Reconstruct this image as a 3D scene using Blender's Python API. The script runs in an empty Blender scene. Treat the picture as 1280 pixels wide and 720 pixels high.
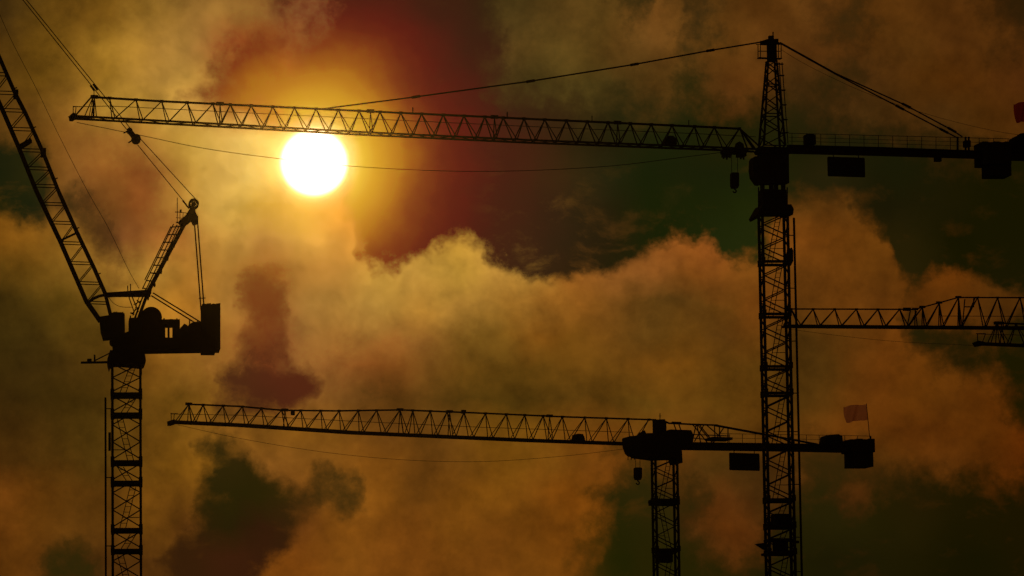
import bpy, math, random
import numpy as np
from mathutils import Vector, Matrix
random.seed(7)
R = math.radians
scene = bpy.context.scene
col = scene.collection

# ------------------------------------------------------------------ camera, world, sun, exposure
PITCH, ROLL, LENS, CAMZ = R(8.0), 0.014, 170.0, 1.7
FPX = LENS / 36.0 * 1280.0
cam_d = bpy.data.cameras.new('camera'); cam = bpy.data.objects.new('camera', cam_d); col.objects.link(cam)
cam_d.lens = LENS; cam_d.sensor_width = 36.0; cam_d.clip_start = 0.5; cam_d.clip_end = 30000
CAMROT = Matrix.Rotation(R(90) + PITCH, 3, 'X') @ Matrix.Rotation(-ROLL, 3, 'Z')
cam.matrix_world = Matrix.Translation((0, 0, CAMZ)) @ CAMROT.to_4x4()
scene.camera = cam
scene.view_settings.view_transform = 'Standard'
scene.view_settings.look = 'None'
scene.view_settings.gamma = 1
scene.view_settings.use_curve_mapping = False
EXPO = -3.0
scene.view_settings.exposure = EXPO
GAIN = 2.0 ** (-EXPO)
HAZE, HAZE_G, HAZE_A = 6e-4, 0.99, 0.009      # extinction per metre, forwardness, share scattered on
HAZE_T = math.exp(-HAZE * 625)

def ray(px, py):
    return CAMROT @ Vector(((px - 640) / FPX, -(py - 360) / FPX, -1.0))

SUNPX = (392.5, 203.0)
sd = ray(*SUNPX).normalized()
SUN_EL = math.asin(sd.z); SUN_AZ = math.atan2(sd.x, sd.y)
sun_d = bpy.data.lights.new('sun', 'SUN'); sun = bpy.data.objects.new('sun', sun_d); col.objects.link(sun)
sun_d.energy = 2.0; sun_d.angle = R(0.5); sun_d.color = (1.0, 0.75, 0.45)
sun.rotation_euler = (-sd).to_track_quat('-Z', 'Y').to_euler()

# ---- sky: thin low sky seen through gaps, lit cloud banks in front of it, the sun and its aureole
CLOUD = [(840,318,152,84,24),(868,395,74,50,14),(800,405,80,54,16),(905,425,80,48,12),(845,350,118,68,20),(740,100,54,42,14),(940,60,92,54,16),(1140,70,86,50,12),(1000,110,58,36,10),(1215,120,82,44,8),(600,345,176,136,48),(520,345,172,128,46),(450,365,176,136,54),(560,420,116,78,26),(430,470,138,84,30),(105,255,84,52,20),(135,290,82,50,22),(160,318,92,58,26),(185,348,164,118,38),(170,225,136,76,28),(150,60,150,108,30),(200,55,156,112,38),(235,50,152,108,42),(660,95,58,46,18),(690,58,92,68,26),(715,88,64,50,18),(780,60,86,58,22),(880,60,62,46,14),(830,62,104,66,26),(548,348,178,142,46),(600,335,170,128,44),(470,360,172,132,46),(640,345,156,114,38),
 (390,300,196,144,54),(360,315,170,120,44),(420,345,176,130,48),(300,300,190,142,54),(270,330,170,124,44),(820,370,92,60,18),(810,345,138,82,26),(560,375,156,112,38),(500,385,150,100,36),
  # x, y, sRGB of lit cloud at that bearing and height
 (10,20,66,44,14),(60,20,92,62,16),(110,20,112,75,20),(200,20,136,97,30),(270,20,140,98,36),(330,15,112,72,34),(370,30,130,78,36),
 (10,80,80,52,12),(60,80,112,76,18),(130,80,148,106,28),(210,80,158,116,42),(260,90,165,120,42),(300,70,130,68,26),(340,60,118,52,20),(360,90,140,70,20),
 (20,150,82,52,14),(90,140,135,92,26),(160,140,165,122,38),(240,120,178,132,50),(290,115,150,88,28),(330,120,178,104,26),
 (60,200,88,54,14),(110,200,122,76,24),(160,200,150,98,32),(220,200,178,138,48),(280,200,200,160,68),(320,200,224,188,84),
 (100,240,110,68,28),(150,240,120,66,24),(190,240,128,74,24),(240,240,178,132,46),(300,250,196,156,60),(350,270,208,160,48),(390,280,204,150,42),(440,270,180,116,30),
 (120,275,92,56,22),(150,300,100,60,28),(180,290,142,84,30),(215,290,140,86,28),(270,290,178,128,46),(330,310,174,122,48),(390,320,180,124,44),(430,330,168,104,34),
 (10,300,120,74,16),(50,310,118,76,20),(90,310,128,86,22),(20,350,92,62,14),(70,360,108,76,18),(120,330,144,102,30),(165,345,150,104,28),(220,340,158,106,32),
 (290,345,152,102,34),(330,350,120,66,22),(360,345,150,96,32),(400,350,160,112,40),(450,345,158,116,36),(500,345,170,122,40),(560,325,166,122,36),(610,345,160,112,38),
 (10,400,64,46,10),(60,400,76,54,12),(110,400,92,64,14),(200,385,168,112,28),(240,380,160,104,28),(290,390,158,108,38),(320,400,120,62,22),(350,390,122,64,24),(390,380,150,106,40),
 (450,380,160,116,42),(520,370,170,120,38),(580,365,172,120,40),(640,370,150,102,32),(690,368,140,86,22),(740,355,132,82,24),(780,345,130,76,24),(830,325,140,76,22),(880,325,136,72,20),(925,345,110,64,16),
 (10,450,62,42,8),(70,450,68,46,10),(120,450,86,56,12),(200,455,112,70,18),(250,440,140,92,26),(300,440,134,84,28),(330,440,96,44,20),(370,430,130,84,32),(420,400,168,116,42),(440,430,152,100,36),
 (500,410,132,82,28),(560,400,142,98,32),(620,410,120,82,26),(680,410,120,72,18),(740,400,112,68,18),(790,400,96,62,20),(840,390,92,58,18),(880,380,96,58,14),(930,400,112,60,14),
 (420,450,146,86,30),(480,450,134,74,22),(560,440,110,70,18),(640,440,98,64,14),(720,440,102,64,14),(800,440,108,64,14),(870,440,108,64,12),(930,440,92,58,12),
 (10,510,62,40,8),(70,510,62,42,8),(110,510,68,46,8),(190,510,96,62,14),(230,500,104,68,16),(420,490,122,76,24),(480,490,100,60,18),(560,490,86,56,12),(640,490,80,54,10),(720,490,86,56,12),(800,490,88,58,12),(880,490,94,60,12),(930,490,90,56,10),
 (10,570,72,42,8),(60,570,78,48,10),(120,560,84,56,12),(200,560,110,70,16),(235,590,120,76,16),(330,545,112,70,20),(400,550,116,72,18),(480,550,104,62,18),(560,550,98,60,16),(640,560,106,66,12),(720,560,106,62,12),(770,560,100,56,10),
 (860,540,98,56,12),(900,580,70,44,10),(940,520,92,54,10),
 (10,640,110,60,14),(60,640,96,54,10),(120,640,84,50,10),(200,640,108,66,14),(240,650,84,48,12),(350,575,118,72,24),(420,590,110,66,18),(480,600,114,66,14),(540,600,90,52,12),(600,610,112,66,12),(660,620,112,64,12),(720,620,108,58,8),(750,580,100,54,10),
 (10,700,84,46,8),(110,700,64,36,8),(200,700,74,42,10),(380,660,96,52,14),(360,700,118,64,14),(440,670,112,64,14),(500,680,112,62,14),(560,640,108,62,12),(600,690,104,58,12),(660,690,100,56,10),(700,660,100,54,8),
 (870,600,70,40,8),(910,640,76,38,8),(900,660,84,42,8),(860,680,60,38,8),(940,600,60,38,8),
 (640,20,62,46,18),(700,30,88,62,24),(740,40,84,58,20),(640,70,72,50,22),(680,80,82,58,22),(760,70,80,54,18),(800,90,70,46,14),(830,40,108,66,24),(850,50,104,64,22),(870,20,96,60,20),
 (840,100,80,52,16),(900,60,82,48,12),(940,20,84,48,12),(920,100,74,44,12),(890,120,78,44,12),(930,90,88,48,12),(990,20,86,50,14),(1010,80,72,40,10),(1050,60,76,42,10),(1080,110,66,38,10),(1120,30,82,46,10),(1180,40,80,44,10),(1240,60,74,40,8),(1270,100,72,36,8),
 (1120,100,76,42,8),(1180,110,76,40,6),(1240,150,70,38,6),(1100,160,56,34,8),(1180,160,58,34,8),(820,260,58,40,12),(850,240,46,38,10),
 (1000,250,84,48,10),(1040,270,80,46,10),(1010,310,114,62,14),(1050,300,110,60,12),(1080,330,100,56,10),(1010,360,96,54,12),(1060,370,106,58,12),(1090,360,92,50,10),
 (1180,350,96,48,6),(1160,370,80,42,6),(1210,360,80,42,6),(1240,390,70,38,6),(1200,205,56,34,6),(1230,230,64,36,6),
 (1010,430,74,46,10),(1060,430,86,50,10),(1110,440,96,50,8),(1020,480,70,44,8),(1080,480,96,50,8),(1140,490,92,48,6),(1180,480,88,46,6),(1050,530,94,50,8),(1120,530,92,46,6),(1180,530,92,46,6),(1230,520,86,42,4),(1260,560,84,36,2),
 (1110,560,86,44,6),(1170,570,78,40,6),(1220,560,80,40,4),(1040,590,70,40,8),(1070,620,68,34,6),(1040,650,60,32,6),(1100,600,66,38,6)]
GAP = [(90,245,50,38,14),(112,275,72,44,16),(135,305,80,48,18),(155,335,88,54,20),(880,60,46,36,12),(876,10,44,34,12),(1060,35,54,36,10),(1262,20,46,28,6),
 (400,20,92,30,20),(430,60,140,66,20),(370,110,180,104,24),(400,100,186,120,28),(450,100,170,88,20),(440,20,90,26,18),(480,30,82,22,16),(500,80,122,42,20),(540,30,60,22,16),(560,90,84,24,16),(590,60,56,26,16),
 (480,140,186,110,26),(520,150,150,70,22),(560,160,112,42,18),(600,170,96,28,18),(640,170,66,26,14),(610,10,46,30,14),(620,120,60,34,18),(680,150,50,32,14),(720,180,40,28,10),(760,170,30,26,8),
 (470,210,206,140,34),(500,210,176,98,28),(540,215,140,60,22),(580,215,98,33,18),(610,215,80,30,17),(650,220,64,32,16),(700,220,50,34,14),(750,220,34,32,12),(800,220,20,28,6),(850,200,22,28,6),(900,220,22,28,6),
 (450,250,196,128,32),(490,260,156,80,24),(530,265,120,44,18),(575,260,92,27,18),(610,270,76,30,18),(660,280,56,28,16),(710,290,42,28,14),(760,290,32,24,8),(820,280,20,28,4),(880,270,22,30,4),(930,270,30,36,6),
 (470,310,130,56,22),(520,300,100,36,18),(600,300,70,32,18),(660,320,52,30,16),(700,320,44,28,12),(760,310,32,26,8),(920,310,28,36,8),(935,320,32,38,8),
 (780,120,40,36,12),(840,140,32,32,8),(800,10,32,32,10),(870,110,36,34,8),(900,150,30,28,4),(1000,130,40,32,8),(1040,150,32,26,6),(1000,170,24,26,4),(1060,200,28,26,6),(1120,210,24,24,4),(1180,250,26,22,2),(1250,250,22,20,0),
 (1040,230,36,30,8),(1100,260,26,22,4),(1120,320,36,28,4),(1200,300,22,20,0),(1270,300,22,20,0),(1060,100,44,32,8),(1240,30,48,28,6),(1130,400,36,28,4),(1200,440,34,24,2),(1260,450,26,22,0),(1260,380,26,22,2),(1280,500,28,22,0),
 (10,200,22,26,8),(10,250,18,26,6),(45,240,26,28,10),(60,220,44,38,10),
 (310,80,118,48,22),(290,100,128,62,24),(335,70,104,36,18),(370,5,84,46,20),(325,390,112,54,22),(330,430,92,40,20),(280,480,72,36,18),(320,480,74,30,18),(370,480,80,32,18),(350,500,70,32,16),
 (280,560,46,36,8),(290,600,36,32,4),(340,620,38,32,4),(290,650,34,28,4),(400,630,52,38,8),(430,610,56,42,10),(340,670,46,24,8),(300,690,56,28,10),(250,700,50,28,8),
 (95,700,42,36,6),(800,600,42,36,6),(790,640,36,34,4),(760,690,36,34,2),(820,700,34,32,2),(880,640,44,36,6),(900,700,34,30,2),(930,660,36,28,4),(700,715,70,44,6),
 (1030,640,36,32,4),(1030,580,48,36,6),(1060,570,56,38,8),(1100,650,32,28,2),(1200,650,26,22,0),(1270,650,26,20,0),(1150,620,34,26,2),(1200,700,22,20,0),(1050,700,26,24,2),(1000,700,28,26,2),(570,610,86,50,12)]
# gaps between the cloud banks: outline, softness of the edge
GAPS = [
 ([(402,-60),(402,15),(392,38),(372,62),(352,84),(338,66),(318,52),(290,58),(272,78),(262,100),(252,118),(270,134),(320,140),(370,146),(410,156),(436,176),(444,205),(436,240),(430,268),(446,296),(440,322),(478,338),(515,325),(545,316),(575,306),(600,322),(640,342),(690,352),(730,343),(780,330),(808,312),(850,302),(890,306),(918,328),(946,338),(958,300),(960,262),(1000,250),(1050,250),(1080,275),(1105,300),(1110,330),(1125,400),(1140,360),(1160,335),(1195,345),(1240,372),(1320,372),(1330,190),(1235,180),(1140,190),(1080,160),(1040,140),(1010,125),(985,120),(955,125),(915,140),(890,132),(870,115),(830,125),(780,115),(740,120),(690,112),(640,110),(618,80),(625,50),(620,20),(625,-60)], 16),
 ([(772,-60),(770,10),(800,30),(812,10),(815,-60)], 18),
 ([(868,60),(875,130),(850,125),(850,90)], 16),
 ([(-60,175),(35,180),(58,200),(66,250),(62,280),(45,292),(25,282),(-60,276)], 10),
 ([(268,470),(300,455),(350,452),(395,460),(406,478),(385,500),(350,512),(300,512),(265,505)], 11),
 ([(252,540),(280,536),(312,560),(330,590),(372,612),(410,592),(440,590),(455,612),(430,640),(380,650),(355,690),(330,735),(250,760),(200,700),(255,660),(262,620),(255,580)], 14),
 ([(72,690),(95,682),(118,690),(118,740),(68,740)], 26),
 ([(790,560),(815,590),(870,610),(890,640),(850,660),(880,690),(940,690),(960,630),(1000,600),(1010,560),(1060,560),(1090,600),(1130,590),(1180,590),(1240,600),(1330,585),(1330,780),(700,780),(720,700),(745,640),(765,590)], 44),
 ([(1125,405),(1150,450),(1190,462),(1230,475),(1255,520),(1330,560),(1330,380),(1240,420),(1180,415),(1140,395)], 26),
 ([(350,-30),(346,8),(362,16),(382,10),(390,-30)], 14),
 ([(300,360),(330,352),(350,368),(352,420),(340,455),(308,450),(312,400)], 26),
 ([(82,232),(100,240),(122,265),(143,298),(168,342),(160,352),(140,335),(112,305),(96,278),(82,258)], 24),
 ([(870,-30),(892,-30),(887,40),(882,110),(868,112),(872,50)], 24),
 ([(1035,12),(1075,8),(1096,38),(1062,64),(1030,50)], 30),
 ([(1236,5),(1262,-30),(1330,-30),(1310,60),(1250,52)], 30),
 ([(1030,90),(1060,85),(1085,100),(1070,125),(1040,125)], 16),
]
ISLANDS = [  # scraps of cloud inside the gaps: outline, softness, thickness
 ([(775,272),(800,258),(850,234),(872,236),(850,252),(805,274)], 10, 0.62),
 ([(862,650),(875,634),(905,632),(928,645),(915,664),(880,666)], 12, 0.7),
 ([(1040,640),(1030,615),(1060,590),(1085,600),(1090,640),(1065,652)], 12, 0.62),
 ([(1165,212),(1190,198),(1240,196),(1262,214),(1230,226),(1180,224)], 12, 0.6),
 ([(600,120),(620,96),(650,84),(640,120),(615,136)], 12, 0.6),
 ([(318,600),(330,572),(352,580),(356,602),(338,612)], 8, 0.62),
 ([(300,640),(262,620),(275,600),(290,615)], 6, 0.5),
 ([(850,640),(860,590),(900,585),(930,610),(915,630)], 14, 0.55),
 ([(975,160),(990,140),(1020,150),(1010,170)], 14, 0.5),
 ([(1030,255),(1075,262),(1090,300),(1060,300)], 12, 0.7),
 ([(430,640),(408,622),(400,600),(425,596),(440,612)], 8, 0.5),
]
def s2l(c):
    c = np.asarray(c, float) / 255.0
    return np.where(c <= 0.04045, c / 12.92, ((c + 0.055) / 1.055) ** 2.4)
def field(samples, x, y):
    a = np.array(samples, float)
    a[:, 4] *= np.where(a[:, 2] > 120, 1.12, 0.88); k_ = 1.0 - 0.05 * np.clip((a[:, 0] - 600) / 500, 0, 1); a[:, 2] *= k_; a[:, 3] *= k_
    dim = 1 - 0.24 * np.exp(-((a[:, 0] - 45) / 75) ** 2 - ((a[:, 1] - 460) / 95) ** 2) - 0.19 * np.exp(-((a[:, 0] - 560) / 130) ** 2 - ((a[:, 1] - 478) / 42) ** 2)
    a[:, 2:] *= dim[:, None]; a[:, 3] *= np.where((a[:, 1] > 520) & (a[:, 2] < 60), 0.93, 1.0)
    d2 = (a[:, 0] - x) ** 2 + (a[:, 1] - y) ** 2
    w = 1.0 / (d2 + 18.0 ** 2) ** 2.8
    return (w[:, None] * a[:, 2:]).sum(0) / w.sum()
def sdist(poly, x, y):
    inside = False; best = 1e9; n = len(poly)
    for i in range(n):
        x1, y1 = poly[i]; x2, y2 = poly[(i + 1) % n]
        if (y1 > y) != (y2 > y) and x < (x2 - x1) * (y - y1) / (y2 - y1) + x1: inside = not inside
        dx, dy = x2 - x1, y2 - y1
        t = max(0, min(1, ((x - x1) * dx + (y - y1) * dy) / (dx * dx + dy * dy)))
        best = min(best, math.hypot(x - x1 - t * dx, y - y1 - t * dy))
    return -best if inside else best

world = bpy.data.worlds.new('World'); scene.world = world; world.use_nodes = True
nt = world.node_tree; N = nt.nodes; L = nt.links; N.clear()
def con(a, sock):
    if isinstance(a, (int, float)): sock.default_value = a
    elif isinstance(a, (tuple, list)): sock.default_value = a
    else: L.new(a, sock)
def M(op, a, b=0.0, c=None, clamp=False):
    n = N.new('ShaderNodeMath'); n.operation = op; n.use_clamp = clamp
    con(a, n.inputs[0]); con(b, n.inputs[1])
    if c is not None: con(c, n.inputs[2])
    return n.outputs[0]
def VM(op, a, b=None, scale=None):
    n = N.new('ShaderNodeVectorMath'); n.operation = op
    con(a, n.inputs[0])
    if b is not None: con(b, n.inputs[1])
    if scale is not None: con(scale, n.inputs['Scale'])
    return n.outputs['Value' if op in ('DOT_PRODUCT', 'LENGTH') else 'Vector']
def NOISE(vec, scale, detail=4, rough=0.5, colour=False):
    n = N.new('ShaderNodeTexNoise'); con(vec, n.inputs['Vector'])
    n.inputs['Scale'].default_value = scale; n.inputs['Detail'].default_value = detail; n.inputs['Roughness'].default_value = rough
    return n.outputs['Color' if colour else 'Fac']
def STEP(v, lo, hi, a=0.0, b=1.0):
    n = N.new('ShaderNodeMapRange'); n.interpolation_type = 'SMOOTHSTEP'
    con(v, n.inputs['Value']); con(lo, n.inputs['From Min']); con(hi, n.inputs['From Max']); con(a, n.inputs['To Min']); con(b, n.inputs['To Max'])
    return n.outputs['Result']
def MIX(f, a, b):
    n = N.new('ShaderNodeMix'); n.data_type = 'RGBA'; n.clamp_factor = True
    con(f, n.inputs[0]); con(a, n.inputs[6]); con(b, n.inputs[7]); return n.outputs[2]
tc = N.new('ShaderNodeTexCoord').outputs['Generated']
dirv = VM('NORMALIZE', tc)
sep = N.new('ShaderNodeSeparateXYZ'); L.new(dirv, sep.inputs[0])
az = M('ARCTAN2', sep.outputs[0], sep.outputs[1]); el = M('ARCSINE', sep.outputs[2])
X1 = M('MULTIPLY', az, FPX * 0.99); Y1 = M('MULTIPLY', M('SUBTRACT', el, PITCH), FPX)
U0 = M('ADD', M('SUBTRACT', X1, M('MULTIPLY', Y1, ROLL)), 640.0)
V0 = M('SUBTRACT', 360.0, M('ADD', Y1, M('MULTIPLY', X1, ROLL)))
# billows: the bearing and height are stirred by turbulence before the banks are looked up
w1 = NOISE(dirv, 55, 5, 0.55, True); w2 = NOISE(dirv, 260, 4, 0.55, True)
s1 = N.new('ShaderNodeSeparateXYZ'); L.new(w1, s1.inputs[0]); s2 = N.new('ShaderNodeSeparateXYZ'); L.new(w2, s2.inputs[0])
def warp(base, k):
    return M('ADD', base, M('ADD', M('MULTIPLY', M('SUBTRACT', s1.outputs[k], 0.5), 46.0), M('MULTIPLY', M('SUBTRACT', s2.outputs[k], 0.5), 24.0)))
U = warp(U0, 0); V = warp(V0, 1)
GX0, GX1 = -96.0, 1376.0
un = M('DIVIDE', M('SUBTRACT', U, GX0), GX1 - GX0, clamp=True)
def rows(y0, y1, step, make, is_col):
    out = None; ys = list(np.arange(y0, y1 + 1, step))
    vr = M('DIVIDE', M('SUBTRACT', V, y0), step)
    vr = M('MINIMUM', M('MAXIMUM', vr, 0.0), float(len(ys) - 1))
    for i, y in enumerate(ys):
        w = M('SUBTRACT', 1.0, M('ABSOLUTE', M('SUBTRACT', vr, float(i))), clamp=True)
        o = make(y)
        if is_col:
            term = VM('SCALE', o, scale=w); out = term if out is None else VM('ADD', out, term)
        else:
            term = M('MULTIPLY', o, w); out = term if out is None else M('ADD', out, term)
    return out
def ramp_row(samples):
    def mk(y):
        n = N.new('ShaderNodeValToRGB'); L.new(un, n.inputs[0]); cr = n.color_ramp; cr.interpolation = 'CARDINAL'
        K = 32
        while len(cr.elements) < K: cr.elements.new(0.5)
        for k in range(K):
            p = k / (K - 1.0); x = GX0 + p * (GX1 - GX0)
            cr.elements[k].position = p
        for k in range(K):
            p = k / (K - 1.0); x = GX0 + p * (GX1 - GX0)
            c = s2l(field(samples, min(max(x, 0), 1280), min(max(y, 0), 720)))
            cr.elements[k].color = (c[0], c[1], c[2], 1)
        return n.outputs[0]
    return mk
def cov_row(y):
    n = N.new('ShaderNodeFloatCurve'); L.new(un, n.inputs['Value']); cu = n.mapping.curves[0]
    K = 62
    for k in range(K):
        p = k / (K - 1.0); x = GX0 + p * (GX1 - GX0)
        v = 1.0
        for poly, soft in GAPS: v = min(v, 0.5 + 0.5 * max(-1, min(1, sdist(poly, x, y) / (soft + 14.0 + 26.0 * min(1, max(0, (215 - y) / 60))))))
        for poly, soft, th in ISLANDS: v = max(v, th * (0.5 - 0.5 * max(-1, min(1, sdist(poly, x, y) / (soft + 8.0)))))
        if k == 0: cu.points[0].location = (0, v)
        elif k == K - 1: cu.points[-1].location = (1, v)
        else: cu.points.new(p, v)
    n.mapping.update(); return n.outputs[0]
cloud_c = rows(-20, 740, 40, ramp_row(CLOUD), True)
gap_c = rows(-20, 740, 40, ramp_row(GAP), True)
# round the sun the clear air grades smoothly outwards, gold to crimson to dark
HPK = HAZE * HAZE_A * 560 * (sun_d.energy / GAIN) * (1 + HAZE_G) / (4 * math.pi * (1 - HAZE_G) ** 2) * 0.6
def veil(r): return HPK * (1 + (r / FPX / (1 - HAZE_G)) ** 2) ** -1.5 * np.array([1.0, 0.465, 0.07])
rr = N.new('ShaderNodeValToRGB'); rr.color_ramp.interpolation = 'CARDINAL'; RMAX = 420.0
RAD = [(0,255,225,120),(44,250,222,110),(58,232,190,62),(75,212,160,42),(95,194,134,34),(118,168,102,27),(140,136,68,23),(160,112,46,20),(180,97,33,18),(202,85,29,17),(232,68,28,16),(268,54,29,15),(310,46,29,14),(360,38,30,12),(420,30,30,9)]
while len(rr.color_ramp.elements) < len(RAD): rr.color_ramp.elements.new(0.5)
for k, q in enumerate(RAD): rr.color_ramp.elements[k].position = q[0] / RMAX
for k, q in enumerate(RAD):
    c = np.maximum(s2l(q[1:]) - veil(q[0]), s2l(q[1:]) * 0.12); rr.color_ramp.elements[k].color = (*c, 1)
rp0 = M('MULTIPLY', M('ARCCOSINE', M('MINIMUM', VM('DOT_PRODUCT', dirv, tuple(sd)), 1.0)), FPX)
rpw = M('ADD', rp0, M('MULTIPLY', M('SUBTRACT', s1.outputs[2], 0.5), M('MINIMUM', M('MULTIPLY', rp0, 0.55), 80.0)))
L.new(M('DIVIDE', rpw, RMAX, clamp=True), rr.inputs[0])
gap_c = MIX(M('MAXIMUM', STEP(rp0, 190.0, 340.0), STEP(V0, 318.0, 352.0)), rr.outputs[0], gap_c)
cov = rows(-24, 744, 24, cov_row, False)
def PUFF(scale, detail, wamp):
    n = N.new('ShaderNodeTexVoronoi'); n.feature = 'F1'; n.distance = 'EUCLIDEAN'; n.normalize = True
    wv = VM('ADD', dirv, VM('SCALE', VM('SUBTRACT', w2, (0.5, 0.5, 0.5)), scale=wamp))
    L.new(wv, n.inputs['Vector']); n.inputs['Scale'].default_value = scale; n.inputs['Detail'].default_value = detail; n.inputs['Roughness'].default_value = 0.55; n.inputs['Lacunarity'].default_value = 2.2
    return n.outputs['Distance']
n1 = NOISE(dirv, 120, 9, 0.6); n2 = NOISE(dirv, 340, 6, 0.6); pf = PUFF(95, 3.0, 0.012)
cov2 = M('ADD', cov, M('ADD', M('MULTIPLY', M('SUBTRACT', n1, 0.5), 0.75), M('MULTIPLY', M('SUBTRACT', n2, 0.5), 0.35)))
cov2 = M('ADD', cov2, M('MULTIPLY', M('SUBTRACT', 0.36, pf), 0.55))
crisp = M('MULTIPLY', STEP(V0, 250.0, 330.0), STEP(V0, 400.0, 470.0, 1.0, 0.0))
crisp = M('MULTIPLY', crisp, STEP(U0, 380.0, 480.0))
half = M('ADD', 0.28, M('MULTIPLY', crisp, -0.10))
covs = STEP(cov2, M('SUBTRACT', 0.5, half), M('ADD', 0.5, half))
n3 = NOISE(dirv, 70, 7, 0.6); n4 = NOISE(dirv, 190, 8, 0.62)
shade = M('ADD', M('ADD', 1.0, M('MULTIPLY', M('SUBTRACT', n3, 0.5), 1.3)), M('MULTIPLY', M('SUBTRACT', n4, 0.5), 0.9))
shade = M('ADD', shade, M('MULTIPLY', M('SUBTRACT', 0.36, pf), 0.75))
rim = M('MULTIPLY', STEP(cov2, 0.45, 0.72), STEP(cov2, 0.72, 1.1, 1.0, 0.0))
shade = M('MULTIPLY', shade, M('ADD', 0.97, M('MULTIPLY', rim, 0.16)))
# thin torn veils drifting across the gaps
stretch = VM('MULTIPLY', VM('ADD', dirv, VM('SCALE', w1, scale=0.01)), (1.0, 1.0, 2.1))
wn = NOISE(stretch, 85, 8, 0.62)
wisp = M('MULTIPLY', STEP(wn, 0.52, 0.72), M('MULTIPLY', STEP(rp0, 190.0, 330.0), 0.28))
gap_c = MIX(wisp, gap_c, cloud_c)
local = MIX(covs, gap_c, VM('SCALE', cloud_c, scale=shade))
# the rest of the sky, away from the sun
nb = NOISE(dirv, 9, 8, 0.6)
rest = MIX(STEP(nb, 0.4, 0.6), (0.010, 0.010, 0.002, 1), (0.085, 0.034, 0.006, 1))
def edge(v, lo, hi): return M('MULTIPLY', STEP(v, lo - 140.0, lo), STEP(v, hi, hi + 140.0, 1.0, 0.0))
inw = M('MULTIPLY', edge(U0, -60.0, 1340.0), edge(V0, -30.0, 750.0))
inw = M('MULTIPLY', inw, STEP(sep.outputs[1], 0.0, 0.1))
base = MIX(inw, rest, local)
# sun disc and its aureole
cosang = VM('DOT_PRODUCT', dirv, tuple(sd))
ang = M('ARCCOSINE', M('MINIMUM', cosang, 1.0)); rp = M('MULTIPLY', ang, FPX)
disc = STEP(rp, 31.0, 45.0, 1.0, 0.0)
def glow(size, amp, c, off=38.0):
    g = M('MULTIPLY', M('EXPONENT', M('DIVIDE', M('SUBTRACT', off, M('MAXIMUM', rp, off)), size)), amp)
    return VM('SCALE', c, scale=g)
aur = VM('ADD', glow(6.0, 0.8, (1.0, 0.80, 0.35), 41.0), glow(16.0, 0.12, (1.0, 0.66, 0.08)))
tot = VM('ADD', VM('ADD', base, aur), VM('SCALE', (3.0, 2.9, 2.2), scale=disc))
sky = N.new('ShaderNodeTexSky'); sky.sky_type = 'NISHITA'; sky.sun_disc = False
sky.sun_elevation = SUN_EL; sky.sun_rotation = SUN_AZ
bg1 = N.new('ShaderNodeBackground'); L.new(sky.outputs[0], bg1.inputs[0]); bg1.inputs[1].default_value = 0.0002
bg2 = N.new('ShaderNodeBackground'); L.new(tot, bg2.inputs[0]); bg2.inputs[1].default_value = GAIN / HAZE_T
ad = N.new('ShaderNodeAddShader'); L.new(bg1.outputs[0], ad.inputs[0]); L.new(bg2.outputs[0], ad.inputs[1])
wo = N.new('ShaderNodeOutputWorld'); L.new(ad.outputs[0], wo.inputs[0])

# ------------------------------------------------------------------ materials
def mat(name, c, rough=0.6, metal=0.0, var=0.35, scale=2.0, rust=None):
    m = bpy.data.materials.new(name); m.use_nodes = True; t = m.node_tree; b = t.nodes['Principled BSDF']
    tcn = t.nodes.new('ShaderNodeTexCoord'); nz = t.nodes.new('ShaderNodeTexNoise'); nz.inputs['Scale'].default_value = scale; nz.inputs['Detail'].default_value = 6
    t.links.new(tcn.outputs['Object'], nz.inputs['Vector'])
    mx = t.nodes.new('ShaderNodeMix'); mx.data_type = 'RGBA'
    mx.inputs[6].default_value = (*[x * (1 - var) for x in c], 1); r = rust or [min(1, x * (1 + var)) for x in c]; mx.inputs[7].default_value = (*r, 1)
    t.links.new(nz.outputs['Fac'], mx.inputs[0]); t.links.new(mx.outputs[2], b.inputs['Base Color'])
    b.inputs['Roughness'].default_value = rough; b.inputs['Metallic'].default_value = metal
    b.inputs['Specular IOR Level'].default_value = 0.1
    return m
STEEL = mat('dark_painted_steel', (0.012, 0.009, 0.009), 0.8, rust=(0.022, 0.011, 0.008))
STEEL2 = mat('grey_steel', (0.012, 0.012, 0.016), 0.75)
ROPE = mat('wire_rope', (0.02, 0.016, 0.012), 0.8)
CONC = mat('weathered_concrete', (0.022, 0.02, 0.02), 0.95)
CABM = mat('cab_paint', (0.014, 0.012, 0.012), 0.7)
GROUND = mat('dry_earth', (0.10, 0.075, 0.05), 0.95, var=0.4, scale=0.05)
def flagmat(name, c):
    m = mat(name, c, 0.9, var=0.15, scale=3); t = m.node_tree; b = t.nodes['Principled BSDF']
    tr = t.nodes.new('ShaderNodeBsdfTranslucent'); tr.inputs[0].default_value = (*c, 1)
    ms = t.nodes.new('ShaderNodeMixShader'); ms.inputs[0].default_value = 0.85
    t.links.new(b.outputs[0], ms.inputs[1]); t.links.new(tr.outputs[0], ms.inputs[2]); t.links.new(ms.outputs[0], t.nodes['Material Output'].inputs[0])
    return m
FLAG_O = flagmat('orange_flag_cloth', (0.75, 0.26, 0.09)); FLAG_R = flagmat('red_flag_cloth', (0.30, 0.03, 0.015))

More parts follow.
